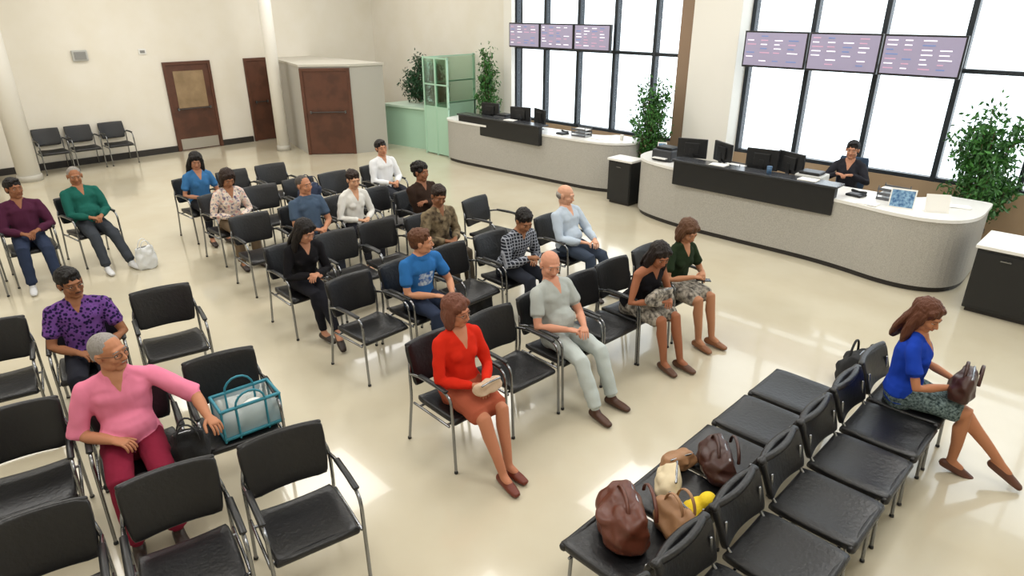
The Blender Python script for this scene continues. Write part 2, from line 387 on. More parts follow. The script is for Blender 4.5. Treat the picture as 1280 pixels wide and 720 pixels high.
floral=cloth('floral_print','#201638',kind='voronoi',scale=38,col2='#6a4488',col3='#2a2148')
plaid=cloth('plaid_shirt','#2b2e36',kind='plaid',scale=9,col2='#9a9ea8')
camo=cloth('camo_jacket','#3c3228',kind='noise',scale=14,col2='#8a7a60')
leafp=cloth('colorful_print','#d9a8a0',kind='noise',scale=26,col2='#6a5a7a',col3='#e8dccb')
skirtp=cloth('print_skirt','#4a4642',kind='noise',scale=26,col2='#b5ada0')
tweed=cloth('tweed_skirt','#2c3a3c',kind='noise',scale=60,col2='#7e9090')
bluelogo=cloth('shirt_print','#c9d6de',kind='noise',scale=30,col2='#2a5fa8')
offw=mat('collar_white','#d8d8d4',.8)
LY=-11
XK=[(.35,-.25,.9),(.75,0,.66)]
people=[
 ('woman_in_red_jacket',dict(x=-3.35,y=2.78,yaw=-4,male=False,skin='#b97a5c',top='#cc2a18',bottom='#a5563f',shoe='#6a2a18',hairc='#6b4030',style='bob',sleeve=1.5,bot='skirt',lean=-2,hy=18,hp=6,hr=5,wl=(.27,.05,.665),wr=(.24,-.05,.67),al=(.54,.03,.09),ar=(.60,-.07,.09),glasses=True)),
 ('man_in_grey_shirt',dict(x=-3.42,y=3.98,yaw=-3,skin='#c98f74',top='#a9aeaa',bottom='#b9c1be',shoe='#4a2c1c',hairc='#8d857c',style='bald',belly=.03,sleeve=1,lean=-11,hy=-22,hp=12,hr=-4,wl=(.27,.06,.68),wr=(.22,-.10,.68),al=(.58,.12,.09),ar=(.62,-.14,.09))),
 ('woman_in_black_top',dict(x=-3.30,y=5.02,yaw=-10,male=False,skin='#9b6245',top='#17161a',botm=skirtp,shoe='#5a3a28',hairc='#1e1512',style='long',sleeve=0,bot='skirt',lean=16,curve=16,hp=26,hy=-14,wl=(.38,.05,.70),wr=(.35,-.08,.70),al=(.52,.12,.09),ar=(.46,-.04,.09))),
 ('woman_in_green_top',dict(x=-3.30,y=5.68,yaw=-8,male=False,skin='#b07c5c',top='#23301f',botm=skirtp,shoe='#8a5a3a',hairc='#5a3c28',style='bob',sleeve=1,bot='skirt',lean=4,curve=14,hp=28,hy=-6,wl=(.32,.05,.76),wr=(.32,-.09,.74),al=(.50,.08,.09),ar=(.46,-.08,.09),phone=True)),
 ('man_in_blue_tshirt',dict(x=-4.9,y=3.58,yaw=0,skin='#c28a6a',top='#2f6aa8',bottom='#2b3346',hairc='#5a3824',style='short',sleeve=1,hy=42,hp=2,hr=6,lean=8,print_=bluelogo,shoe='#333333',vneck=0,wl=(.36,.14,.66),wr=(.30,-.04,.665))),
 ('man_in_plaid_shirt',dict(x=-4.87,y=4.83,skin='#9a6a4c',topm=plaid,bottom='#2c2f38',hairc='#16110f',style='short',sleeve=1.5,lean=14,curve=14,hp=28,hy=-18,phone=True,wr=(.34,-.04,.74),wl=(.34,.06,.72))),
 ('man_in_pale_blue_shirt',dict(x=-4.85,y=5.82,skin='#cf9c80',top='#b6c2cf',bottom='#3a4352',hairc='#9a948c',style='bald',sleeve=1.5,lean=-8,belly=.02,hy=14,hp=12,al=(.56,.16,.09),ar=(.48,-.10,.09),wl=(.30,.12,.66))),
 ('woman_in_dark_jacket',dict(x=-6.15,y=3.0,yaw=-4,male=False,skin='#b98468',top='#1b1a1d',bottom='#1e1e24',hairc='#17110f',style='long',sleeve=1.5,lean=12,curve=14,hp=24,hy=20,bot='slim',wl=(.34,.02,.7),wr=(.32,-.04,.7),phone=True,al=(.70,.0,.17),ar=(.46,-.04,.10),kp=XK,footyaw=(-10,10),footp=(25,0))),
 ('man_in_camo_jacket',dict(x=-6.0,y=4.72,skin='#8a5c40',topm=camo,bottom='#4a4238',hairc='#2a1d16',style='short',sleeve=1.5,lean=4,hy=-20,hp=18,hr=-6,collar=mat('scarf_tan','#9c8a6a',.9))),
 ('man_in_brown_coat',dict(x=-7.05,y=5.32,skin='#8c5d42',top='#33261f',bottom='#26262a',hairc='#17110e',style='afro',sleeve=1.5,lean=-2,hy=10,wl=(.15,-.06,.80),wr=(.14,.06,.78),hdl=(.2,-1,.1),hdr=(.2,1,.1))),
 ('man_in_slate_tshirt',dict(x=-7.5,y=3.86,skin='#b57f60',top='#46566a',bottom='#30333c',hairc='#4a4440',style='shaved',sleeve=1,lean=-6,hy=12,hr=5,vneck=0)),
 ('woman_in_white_top',dict(x=-7.45,y=4.46,male=False,skin='#c99878',top='#dcdad4',bottom='#2a2a30',hairc='#2a1c15',style='bun',sleeve=1.5,lean=4,curve=6,hy=-10,bot='slim',hp=12)),
 ('woman_in_floral_blouse',dict(x=-8.75,y=3.35,male=False,skin='#a06e50',topm=leafp,bottom='#6a5a48',hairc='#2c1d16',style='bob',sleeve=1.5,lean=6,curve=10,hp=26,bot='pants',phone=True)),
 ('man_in_white_shirt',dict(x=-8.8,y=5.9,skin='#b98466',top='#dfe0e2',bottom='#2e3036',hairc='#1e1815',style='short',sleeve=1.5,lean=-4,hy=-12,hr=6,al=(.5,.18,.09))),
 ('woman_in_blue_top',dict(x=-10.0,y=3.45,male=False,skin='#b07c60',top='#3c6fa0',bottom='#23242a',hairc='#171210',style='long',sleeve=1,lean=4,bot='slim',hp=16,hy=-14,hr=-6)),
 ('man_in_purple_shirt',dict(x=-9.85,y=1.25,yaw=-4,skin='#8a5b40',top='#4a2238',bottom='#2a3348',hairc='#15100e',style='short',sleeve=1.5,lean=-8,hy=20,al=(.60,.14,.09),ar=(.52,-.14,.09),shoe='#cfd0d2',wl=(.22,.10,.68))),
 ('man_in_green_sweater',dict(x=-10.05,y=1.98,yaw=8,skin='#9a684a',top='#1e5a50',bottom='#3a3e44',hairc='#8a847c',style='shaved',sleeve=1.5,lean=-12,belly=.03,hy=-14,hp=8,al=(.68,.13,.09),ar=(.64,-.16,.09),shoe='#cfd0d2')),
 ('man_in_patterned_shirt',dict(x=-5.95,y=.93,yaw=LY,skin='#8f5f42',topm=floral,bottom='#23242c',hairc='#120e0d',style='short',sleeve=1,lean=-2,hy=22,hp=6,hr=4,beard='#1a1412',glasses=True,wl=(.26,.12,.67))),
 ('man_in_pink_shirt',dict(x=-4.36,y=.78,yaw=LY,skin='#b57c5c',top='#e0809c',bottom='#7c2036',hairc='#8f8a86',style='shaved',sleeve=1.2,lean=-2,belly=.04,hy=42,hp=0,hr=4,glasses=True,wl=(.33,.42,.73),wr=(.20,-.10,.68),hdl=(.9,.3,-.2),s=1.04,beard='#a09890')),
 ('woman_in_blue_blouse',dict(x=-.93,y=5.12,yaw=8,male=False,skin='#b57a58',top='#1d3fa8',botm=tweed,shoe='#5a3424',hairc='#5a3422',style='long',sleeve=1,bot='skirt',lean=-2,curve=6,hy=-25,hp=20,wl=(.28,.08,.70),wr=(.28,-.08,.70),al=(.70,.02,.17),ar=(.42,-.04,.10),kp=XK,footyaw=(-10,10),footp=(25,20))),
]
for n,k in people: person(n,**k)

# ------------------------------------------------------------ chairs
def chair_mesh(arms=True,name='waiting_chair'):
    A=Acc()
    ys=np.linspace(-.225,.225,9); sw=1. if arms else 1.07
    A.add(loft([(.0+.0*y,y*sw,.425-.012*(1-(y/.225)**2)) for y in ys],[(.235*sw,.026)]*9,hint=(1,0,0),n=28,p=5,cap=.8),BLACKL)
    A.add(loft([(.215*sw,y*sw,.415) for y in ys],[.026]*9,hint=(1,0,0),n=12,cap=.8),BLACKL)
    tl=math.radians(14 if arms else 20); up=V3(-math.sin(tl),0,math.cos(tl)); bh=.175 if arms else .135
    yb=np.linspace(-.235,.235,11); c0=V3(-.245,0,.52 if arms else .46)
    A.add(loft([c0+up*(bh-.005)+V3(-.035*(1-(y/.235)**2),y,0) for y in yb],[((bh if abs(y)<.2 else bh-.01),.020) for y in yb],hint=up,n=28,p=5,cap=.8),BLACKL)
    A.add(loft([c0+up*(bh*2-.015)+V3(-.035*(1-(y/.235)**2)-.006,y,0) for y in yb],[.016 if arms else .024]*11,hint=up,n=8),BLACKL)
    for q in(1,-1):
        y=q*.262; r=.0115
        if arms:
            A.add(tube(bez([(.26,y,.0),(.235,y,.62),(.16,y,.665),(-.16,y,.66),(-.27,y,.63)]),r),CHROME)
            A.add(loft([(.18,y,.672),(.05,y,.678),(-.14,y,.672)],[(.02,.010)]*3,hint=(0,1,0),n=10,cap=.6),BLACKP)
            A.add(tube(bez([(-.34,y,.0),(-.27,y,.42),(-.275,y,.64),(-.30,q*.24,.72)]),r),CHROME)
        else:
            A.add(tube(bez([(.22,q*.2,.0),(.20,q*.2,.40),(-.18,q*.2,.40),(-.26,q*.2,.46),(-.28,q*.2,.62)]),r),CHROME)
            A.add(tube(bez([(-.22,q*.2,.0),(-.18,q*.2,.40)]),r),CHROME)
        A.add(tube([(.20,y if arms else q*.2,.385),(-.24,y if arms else q*.2,.385)],.010),CHROME)
        for xx in(.26 if arms else .22,-.34 if arms else -.22): A.add(loft([(xx,y if arms else q*.2,.004),(xx,y if arms else q*.2,.02)],[.016,.014],n=8,hint=(1,0,0),cap=.2),BLACKP)
    A.add(tube([(.17,-.262,.385),(.17,.262,.385)],.010),CHROME); A.add(tube([(-.17,-.262,.385),(-.17,.262,.385)],.010),CHROME)
    return A.mesh(name)
CH=chair_mesh(); CHN=chair_mesh(False,'lounge_chair')
def chair(x,y,yaw=0,me=CH,name='waiting_chair'): return place(name,me,(x,y,0),math.radians(yaw))
for y in(2.78,3.39,3.98,4.56,5.08,5.70): chair(-3.35,y,random.uniform(-3,2))
for y in(3.0,3.58,4.22,4.83,5.82): chair(-4.87,y,random.uniform(-4,3))
for y in(3.0,3.6,4.15): chair(-6.15,y,random.uniform(-4,4))
chair(-6.0,4.72); chair(-6.1,5.75,8)
for y in(3.2,3.86,4.46,5.05): chair(-7.5,y,random.uniform(-5,4))
chair(-7.05,5.32)
for y in(3.35,3.95,4.55,5.15,5.9): chair(-8.78,y,random.uniform(-5,4))
for y in(3.45,4.1,4.7): chair(-10.0,y,random.uniform(-5,4))
chair(-9.85,1.25,-4); chair(-10.05,1.98,8); chair(-9.7,.6,-8)
for k in(-1,0,1,): chair(-5.95+.12*k,.93+.62*k,LY)
for k in(-2,-1,0,1): chair(-4.33+.12*k,.80+.61*k,LY)
for k in(-2,-1,0): chair(-2.98+.12*k,1.27+.61*k,LY)
for y in(5.22,4.68,4.12,3.56,3.0,2.44,1.88): chair(-.87,y,0,CHN,'lounge_chair')
for y in(4.68,4.12,3.56,3.0,2.44): chair(-1.56,y,180,CHN,'lounge_chair')
for y in(1.0,1.6,2.95,3.55,4.2): chair(-16.6,y,0)

# ------------------------------------------------------------ room
WALL=mat('wall_paint','#e8e3d8',.7,kind='noise',scale=1.5,col2='#e4ded0')
FL=mat('floor_polished','#cac2ac',.15,kind='noise',scale=1.1,col2='#c3b9a1',coat=.4)
def box(name,x0,x1,y0,y1,z0,z1,m,bev=0):
    A=Acc(); A.add(boxvf(x0,x1,y0,y1,z0,z1,bev),m); return A.obj(name,smooth=False)
X0,X1,Y0,Y1,H=-17.,4.,-3.,11.4,5.2
box('floor',X0-.2,X1+.2,Y0-.2,Y1+.3,-.1,0,FL)
box('ceiling',X0-.2,X1+.2,Y0-.2,Y1+.3,H,H+.1,mat('ceiling_white','#eeece6',.8))
box('wall_back',X0-.2,X0,Y0-.2,Y1+.3,0,H,WALL); box('wall_left',X0,X1,Y0-.2,Y0,0,H,WALL); box('wall_right',X1,X1+.2,Y0-.2,Y1+.3,0,H,WALL)
DKB=mat('baseboard_dark','#2a2624',.5)
box('baseboard_back',X0,X0+.03,Y0,5.55,0,.14,DKB); box('baseboard_back.001',X0,X0+.03,6.65,7.45,0,.14,DKB); box('baseboard_left',X0,X1,Y0,Y0+.03,0,.14,DKB)
TAN=mat('tan_panel','#9c8468',.6,kind='noise',scale=2,col2='#a38b70')
SILL=.78;TOP=4.7
box('wall_front',X0,-11.3,Y1,Y1+.25,0,H,WALL)
box('wall_front_lower',-11.3,X1,Y1,Y1+.25,0,SILL,TAN)
box('wall_front_header',-11.3,X1,Y1,Y1+.25,TOP,H,WALL)
PIL=mat('pillar_white','#e9e6de',.6)
box('column_square',-6.55,-5.65,Y1-.35,Y1+.25,0,H,PIL,.01)
box('trim_pillar',-6.85,-6.55,Y1-.25,Y1+.25,0,H,mat('pillar_tan','#8e7660',.6))
box('trim_pillar.001',-11.55,-11.3,Y1-.12,Y1+.25,0,H,PIL)
FRM=mat('window_frame_dark','#2c3238',.4,.3); GL=glass('window_glass','#f4f8fa',.96)
def winset(name,xs):
    A=Acc()
    for i,x in enumerate(xs):
        w=.038
        A.add(boxvf(x-w,x+w,Y1+.02,Y1+.16,SILL,TOP,.004),FRM)
    for z,h in((SILL+.03,.03),(2.38,.03),(TOP-.03,.03)): A.add(boxvf(xs[0],xs[-1],Y1+.03,Y1+.15,z-h,z+h,.004),FRM)
    for a,b in zip(xs[:-1],xs[1:]): A.add(boxvf(a+.04,b-.04,Y1+.085,Y1+.095,SILL+.05,TOP-.05),GL)
    A.obj(name,smooth=False)
winset('window_1',[-11.3,-10.4,-9.45,-8.5,-7.55,-6.87]); winset('window_2',[-5.62,-4.58,-3.52,-2.42,-1.35,-.3,.75,1.8,2.9,3.96])
def col(name,x,y,r):
    A=Acc(); A.add(loft([(0,0,0),(0,0,H)],[r,r],hint=(1,0,0),n=32,cap=.01),PIL); A.add(loft([(0,0,.0),(0,0,.12)],[r+.02,r+.02],hint=(1,0,0),n=32,cap=.05),mat('column_base','#b8b4aa',.5)); A.obj(name,(x,y,0))
col('round_column',-16.1,2.35,.2); col('round_column',-15.35,7.45,.14)
WOOD=mat('door_wood','#4a2c1e',.45,kind='wave',scale=3,col2='#5a3626'); WOODL=mat('door_glass_panel','#a08868',.25,kind='noise',scale=3,col2='#8a7458'); KICK=mat('kick_plate','#b9b4aa',.35,.8)
def door(name,cx,cy,w,h,yaw,panel=True):
    A=Acc()
    A.add(boxvf(.0,.05,-w/2-.07,-w/2,0,h+.07,.005),WOOD);A.add(boxvf(.0,.05,w/2,w/2+.07,0,h+.07,.005),WOOD);A.add(boxvf(.0,.05,-w/2,w/2,h,h+.07,.005),WOOD)
    A.add(boxvf(0,.03,-w/2,w/2,.01,h,.003),WOOD)
    if panel:
        A.add(boxvf(.028,.034,-w/2+.13,w/2-.13,1.0,h-.14),WOODL); A.add(boxvf(.028,.036,-w/2+.03,w/2-.03,.03,.28),KICK)
    A.add(tube([(.07,-w/2+.1,.98),(.07,w/2-.1,.98)],.014),mat('push_bar','#4a4644',.4,.8))
    for q in(-1,1): A.add(boxvf(.03,.07,q*(w/2-.1)-.02,q*(w/2-.1)+.02,.95,1.01),CHROME)
    A.obj(name,(cx,cy,0),math.radians(yaw),smooth=False)
door('door_1',X0+.002,6.1,.95,1.98,0); door('door_2',X0+.002,7.8,.5,1.98,0,False)
GP=mat('grey_partition','#b4b1a9',.6)
A=Acc(); A.add(prism([(-17,8.25),(-14.45,7.62),(-13.75,8.5),(-13.6,9.3),(-17,9.3)],0,1.98),GP); A.add(prism([(-17,8.22),(-14.43,7.59),(-13.72,8.49),(-13.57,9.33),(-17,9.33)],1.98,2.03),mat('partition_cap','#c5c1b6',.5)); A.obj('vestibule_partition',smooth=False)
door('door_3',-14.1+.005,8.06-.004,.98,1.88,-38.5,False)
A=Acc(); A.add(boxvf(0,.06,-.15,.15,-.11,.11,.02),mat('speaker_grey','#b8b8b4',.5)); A.add(boxvf(.06,.075,-.11,.11,-.075,.075,.006),mat('speaker_dark','#8a8a88',.5)); A.obj('wall_speaker',(X0,3.95,2.27),smooth=False)
A=Acc(); A.add(boxvf(0,.02,-.08,.08,-.06,.06,.004),WHITE); A.add(boxvf(.02,.03,-.05,.05,-.03,.03,.003),mat('speaker_dark','#8a8a88')); A.obj('thermostat',(X0,5.2,2.3),smooth=False)

GG=glass('green_glass','#dcefe2',.78); GP2=mat('green_panel','#a8cdb6',.35)
A=Acc(); A.add(prism([(-14.3,9.75),(-12.75,10.0),(-12.75,10.9),(-14.3,10.9)],0,.95),GP2); A.add(prism([(-14.35,9.7),(-12.7,9.95),(-12.7,10.95),(-14.35,10.95)],.95,1.0),mat('green_cap','#c4dccb',.3)); A.obj('green_planter_counter',smooth=False)
A=Acc(); A.add(boxvf(-12.65,-12.62,9.75,11.35,1.1,2.15),GG); A.add(boxvf(-12.65,-11.8,9.75,9.78,1.1,2.15),GG); A.add(boxvf(-12.65,-12.62,9.75,11.35,.03,1.1),GP2); A.add(boxvf(-12.65,-11.8,9.75,9.78,.03,1.1),GP2)
for x,y in((-12.64,9.76),(-11.8,9.76),(-12.64,11.3),(-12.22,9.76)): A.add(boxvf(x-.02,x+.02,y-.02,y+.02,0,2.2,.003),GP2)
for z in(.05,1.1,1.6,2.17): A.add(boxvf(-12.66,-11.78,9.745,9.785,z-.015,z+.015),GP2); A.add(boxvf(-12.66,-12.62,9.75,11.35,z-.015,z+.015),GP2)
A.obj('green_glass_screen',smooth=False)

LEAF=mat('ficus_leaf','#1f4a1c',.5,kind='noise',scale=9,col2='#3f7a2c'); BARK=mat('bark','#5a4532',.8); POT=mat('planter_pot','#5a4a3a',.5)
def plant(name,x,y,h,w,n,z=0,pot=True,leaf=.09,base=.55,lm=LEAF):
    A=Acc()
    if pot:
        A.add(loft([(0,0,.02),(0,0,.2),(0,0,.36)],[.14,.17,.19],hint=(1,0,0),n=24,cap=.1),POT); A.add(loft([(0,0,.33),(0,0,.375)],[.20,.20],hint=(1,0,0),n=24,cap=.1),POT)
    tips=[]
    for i in range(34):
        a=rng.uniform(0,6.283); r=w*math.sqrt(rng.uniform(.02,1)); zt=base+(h-base)*rng.uniform(.1,1); k=math.sin(math.pi*min(1,max(.12,(zt-base)/(h-base)))**.8)*.6+.4
        tip=V3(r*k*math.cos(a),r*k*math.sin(a),zt); b=V3(.02*math.cos(a),.02*math.sin(a),max(.3 if pot else 0,zt*.45-.05))
        mid=b*.45+tip*.55+V3(0,0,.05); A.add(loft([b,mid,tip],[.009,.006,.003],hint=(1,.1,0),n=5),BARK); tips.append((mid,tip))
    if pot:
        for q in range(3): A.add(loft([(.03*math.cos(q*2),.03*math.sin(q*2),.35),(.03*math.cos(q*2+1),.03*math.sin(q*2+1),.75),(.02,0,h*.75)],[.016,.013,.008],hint=(1,0,0),n=7),BARK)
    vs=[];fs=[]
    for i in range(n):
        m,t=tips[rng.integers(len(tips))]; q=m+(t-m)*rng.uniform(-.3,1.1)+np.clip(rng.normal(0,.07,3),-.14,.14)*(w/.4)**.5; d=nrm(rng.normal(0,1,3)+V3(0,0,-.9)); s_=nrm(np.cross(d,rng.normal(0,1,3))); l=leaf*rng.uniform(.7,1.2); nn=np.cross(d,s_)
        o=len(vs); vs+=[q,q+d*l*.45+s_*l*.2,q+d*l,q+d*l*.45-s_*l*.2,q+d*l*.45+nn*l*.06]; fs+=[(o,o+1,o+4),(o+1,o+2,o+4),(o+2,o+3,o+4),(o+3,o,o+4)]
    A.add((np.array(vs),fs),lm); A.obj(name,(x,y,z),smooth=False)
plant('potted_ficus',-11.7,10.9,2.35,.28,2000); plant('potted_ficus',-6.95,10.6,2.05,.40,2700); plant('potted_ficus',-1.7,10.75,2.1,.50,3600,leaf=.10)
DL=mat('dark_leaf','#12321c',.5,kind='noise',scale=9,col2='#2a5a34')
plant('planter_foliage',-13.75,10.4,1.15,.42,1800,z=1.0,pot=False,base=.05,lm=DL)
plant('planter_foliage',-13.1,10.45,1.0,.30,1200,z=1.0,pot=False,base=.05,lm=DL)

# counters
CHT=.93
TERR=mat('speckled_laminate','#b4b1aa',.5,kind='speck',scale=110,col2='#a3a099')
def counter(name,out,rs,blk,h=CHT):
    o=rpoly(out,rs); A=Acc(); A.add(prism(o,.07,h-.04),TERR)
    cx=sum(p[0] for p in o)/len(o); cy=sum(p[1] for p in o)/len(o)
    A.add(prism([(cx+(x-cx)*.99,cy+(y-cy)*.985+.02) for x,y in o],0,.07),DKB); A.add(prism([(cx+(x-cx)*1.008,cy+(y-cy)*1.02) for x,y in o],h-.04,h),WHITE)
    x0,x1,y=blk
    A.add(boxvf(x0,x1,y-.06,y+.04,.70,h+.13,.01),BLACKP); A.add(boxvf(x0-.02,x1+.02,y-.09,y+.2,h+.13,h+.16,.008),mat('ledge_dark','#34363a',.25))
    return A.obj(name,smooth=False)
counter('reception_counter',[(-6.3,9.15),(-5.3,8.85),(-2.9,8.85),(-1.9,8.6),(-1.35,8.95),(-1.4,10.0),(-2.0,10.0),(-2.15,9.55),(-5.7,9.6),(-5.8,10.3),(-6.35,10.3)],[.5,.6,.5,.5,.5,.1,.1,.3,.2,.1,.1],(-5.3,-2.9,8.85))
counter('reception_counter',[(-11.8,9.6),(-11.2,9.5),(-8.6,9.65),(-7.4,9.7),(-6.95,10.1),(-7.1,10.6),(-7.7,10.6),(-7.9,10.3),(-11.2,10.2),(-11.3,10.5),(-11.8,10.5)],[.4,.4,.4,.6,.4,.2,.1,.3,.2,.1,.1],(-11.2,-8.8,9.6))
def cab(name,x0,x1,y0,y1,h):
    A=Acc(); A.add(boxvf(x0,x1,y0,y1,.05,h-.04,.01),BLACKP); A.add(boxvf(x0+.03,x1-.03,y0+.04,y1,0,.05),DKB); A.add(boxvf(x0-.02,x1+.02,y0-.02,y1,h-.04,h,.008),WHITE)
    n=max(1,int((x1-x0)/.55))
    for i in range(n):
        a=x0+(x1-x0)*i/n+.015; b=x0+(x1-x0)*(i+1)/n-.015; A.add(boxvf(a,b,y0-.012,y0,.09,h-.07,.004),BLACKP); A.add(boxvf((a+b)/2-.05,(a+b)/2+.05,y0-.03,y0-.015,h-.14,h-.125),CHROME)
    A.obj(name,smooth=False)
cab('black_cabinet',-1.2,1.1,8.5,9.2,.8); cab('black_cabinet',-6.9,-6.42,9.3,9.65,.8)
SCR=mat('monitor_screen','#20242a',.15)
def monitor(x,y,z,yaw,w=.46,h=.30):
    A=Acc(); A.add(boxvf(-.02,.02,-w/2,w/2,.10,.10+h,.008),BLACKP); A.add(boxvf(.02,.023,-w/2+.015,w/2-.015,.115,.085+h),SCR)
    A.add(boxvf(-.045,-.02,-w/4,w/4,.16,.04+h,.01),BLACKP); A.add(boxvf(-.05,-.03,-.03,.03,.01,.25,.005),BLACKP); A.add(loft([(-.02,0,.004),(-.02,0,.012)],[.11,.1],hint=(1,0,0),n=20,cap=.1),BLACKP)
    A.obj('computer_monitor',(x,y,z),math.radians(yaw),smooth=False)
for x,y,yw in((-5.3,9.3,110),(-4.8,9.35,60),(-4.15,9.3,100),(-3.75,9.35,70)): monitor(x,y,CHT,yw)
for x,y,yw in((-10.6,9.95,100),(-9.7,9.95,110),(-9.2,10.0,70)): monitor(x,y,CHT,yw)
def printer(x,y,z,yaw,body='#34363a'):
    A=Acc(); A.add(boxvf(-.16,.16,-.18,.18,0,.18,.02),mat('printer_body_'+body,body,.5)); A.add(boxvf(-.13,.1,-.14,.14,.18,.22,.015),BLACKP); A.add(boxvf(.13,.24,-.12,.12,.05,.065,.004),WHITE); A.obj('desk_printer',(x,y,z),math.radians(yaw),smooth=False)
printer(-5.75,9.3,CHT,-90); printer(-3.38,9.22,CHT,90,'#c4c4c0'); printer(-10.15,9.92,CHT,-90)
def phone_(x,y,z,yaw):
    A=Acc(); A.add(boxvf(-.1,.1,-.09,.09,0,.03,.01),BLACKP); A.add(loft([(-.09,-.06,.05),(0,-.06,.045),(.09,-.06,.05)],[(.02,.018),(.013,.012),(.02,.018)],hint=(0,1,0),n=10),BLACKP); A.add(boxvf(-.05,.08,-.02,.07,.03,.037),mat('phone_keys','#6a6c70')); A.obj('desk_phone',(x,y,z),math.radians(yaw),smooth=False)
for x,y in((-5.05,9.13),(-2.75,9.15),(-8.5,9.9),(-11.0,9.9)): phone_(x,y,CHT,170)
def keyb(x,y,yaw):
    A=Acc(); A.add(boxvf(-.2,.2,-.07,.07,0,.018,.005),BLACKP)
    for i in range(12):
        for j in range(4): A.add(boxvf(-.19+i*.0318,-.165+i*.0318,-.06+j*.031,-.036+j*.031,.018,.023),mat('key_grey','#3a3c40'))
    A.obj('keyboard',(x,y,CHT),math.radians(yaw),smooth=False)
keyb(-4.15,9.51,2); keyb(-5.25,9.51,-3)
def tray(x,y,z,yaw):
    A=Acc(); T=mat('tray_grey','#5a5c60',.5)
    for k in range(3):
        zz=k*.06; A.add(boxvf(-.12,.12,-.16,.16,zz,zz+.005),T); A.add(boxvf(-.12,-.115,-.16,.16,zz,zz+.035),T); A.add(boxvf(.115,.12,-.16,.16,zz,zz+.035),T); A.add(boxvf(-.1,.1,-.15,.15,zz+.006,zz+.016),WHITE)
        for a in(-.118,.118): A.add(boxvf(a-.003,a+.003,-.155,-.145,zz,zz+.06),T); A.add(boxvf(a-.003,a+.003,.145,.155,zz,zz+.06),T)
    A.obj('paper_tray',(x,y,z),math.radians(yaw),smooth=False)
tray(-4.5,9.16,CHT,88); tray(-8.1,10.0,CHT,95); tray(-2.35,9.28,CHT,88)
PAPER=mat('paper','#eceae4',.7); PB=mat('brochure_blue','#2a5a8a',.5,kind='noise',scale=30,col2='#8ab0cc')
def standee(x,y,z,yaw,m,w=.22,h=.26):
    A=Acc(); v,f=boxvf(-.008,.008,-w/2,w/2,0,h,.002); M=Matrix.Rotation(math.radians(-15),4,'Y'); A.add((v,f),PAPER,M); v,f=boxvf(.009,.011,-w/2+.015,w/2-.015,.015,h-.02); A.add((v,f),m,M); A.add(boxvf(-.1,.01,-w/2,w/2,0,.008),PAPER); A.obj('brochure_stand',(x,y,z),math.radians(yaw),smooth=False)
standee(-2.15,8.92,CHT,-80,PB,.28,.24); standee(-1.78,9.02,CHT,-60,PAPER,.26,.22); standee(-6.05,9.62,CHT,-60,PB,.15,.2)
for i,(x,y,z) in enumerate(((-1.65,9.5,CHT),(-7.7,9.98,CHT),(-.6,8.8,.8),(.1,8.85,.8),(-6.1,9.98,CHT),(-3.3,8.9,CHT+.16),(-4.6,8.88,CHT+.16),(-9.7,9.65,CHT+.16),(-2.5,8.85,CHT))):
    A=Acc()
    for k in range(4): 
        v,f=boxvf(-.085,.085,-.12,.12,.003*k,.003*k+.0025); A.add((v,f),PAPER,Matrix.Rotation(rng.uniform(-.2,.2),4,'Z'))
    A.obj('paper_stack',(x,y,z),rng.uniform(1.4,1.8),smooth=False)
def cup(x,y,z,m):
    A=Acc(); A.add(loft([(0,0,.0),(0,0,.09)],[.032,.036],hint=(1,0,0),n=16,cap=.1),m)
    A.add(loft([(0,0,.088),(0,0,.096)],[.038,.037],hint=(1,0,0),n=16,cap=.1),m)
    A.obj('paper_cup',(x,y,z))
cup(-7.3,10.2,CHT,mat('white_cup','#dedad2',.4)); cup(-5.95,9.85,CHT,MC['white_cup']); cup(-3.85,8.9,CHT+.16,mat('blue_cup','#4a6a8a',.4))
A=Acc(); BLU=mat('office_chair_blue','#2b4058',.8); dz=.12
A.add(loft([(0,y,.43+dz) for y in(-.2,0,.2)],[(.22,.035)]*3,hint=(1,0,0),n=20,p=4,cap=.8),BLU); A.add(loft([(-.25,y,.82+dz) for y in(-.18,0,.18)],[(.24,.03)]*3,hint=(0,0,1),n=20,p=4,cap=.8),BLU)
A.add(tube([(-.26,0,.45+dz),(-.28,0,.7+dz)],.02),BLACKP); A.add(tube([(0,0,.08),(0,0,.41+dz)],.025),CHROME); A.add(tube([(0,0,.42+dz),(-.26,0,.45+dz)],.015),BLACKP)
for k in range(5):
    a=k*1.2566; A.add(tube([(0,0,.09),(.27*math.cos(a),.27*math.sin(a),.06)],.018),BLACKP); A.add(ell((.27*math.cos(a),.27*math.sin(a),.03),(.03,.03,.03),10),BLACKP)
A.add(loft([(.27*math.cos(t),.27*math.sin(t),.14) for t in np.linspace(0,2*math.pi,25)],[.012]*25,hint=(0,0,1),n=8),CHROME)
A.obj('office_chair',(-3.22,10.2,0),math.radians(-80))
person('receptionist_woman',-3.22,10.16,yaw=-80,male=False,s=1.04,skin='#b98468',top='#2a2a30',bottom='#22222a',hairc='#15100e',style='bun',sleeve=1.5,lean=2,collar=offw,hp=6,z=.12,bot='slim',al=(.36,.10,.09),ar=(.34,-.10,.09),wl=(.34,.09,.88),wr=(.34,-.09,.88))
SCB=mat('display_face','#9a93ac',.3,emis=.25); TW=mat('display_text_white','#f2eef6',.4,emis=.5); TP_=mat('display_text_pink','#c8a0b8',.4,emis=.3); TBL=mat('display_text_blue','#6f86b8',.4,emis=.3)
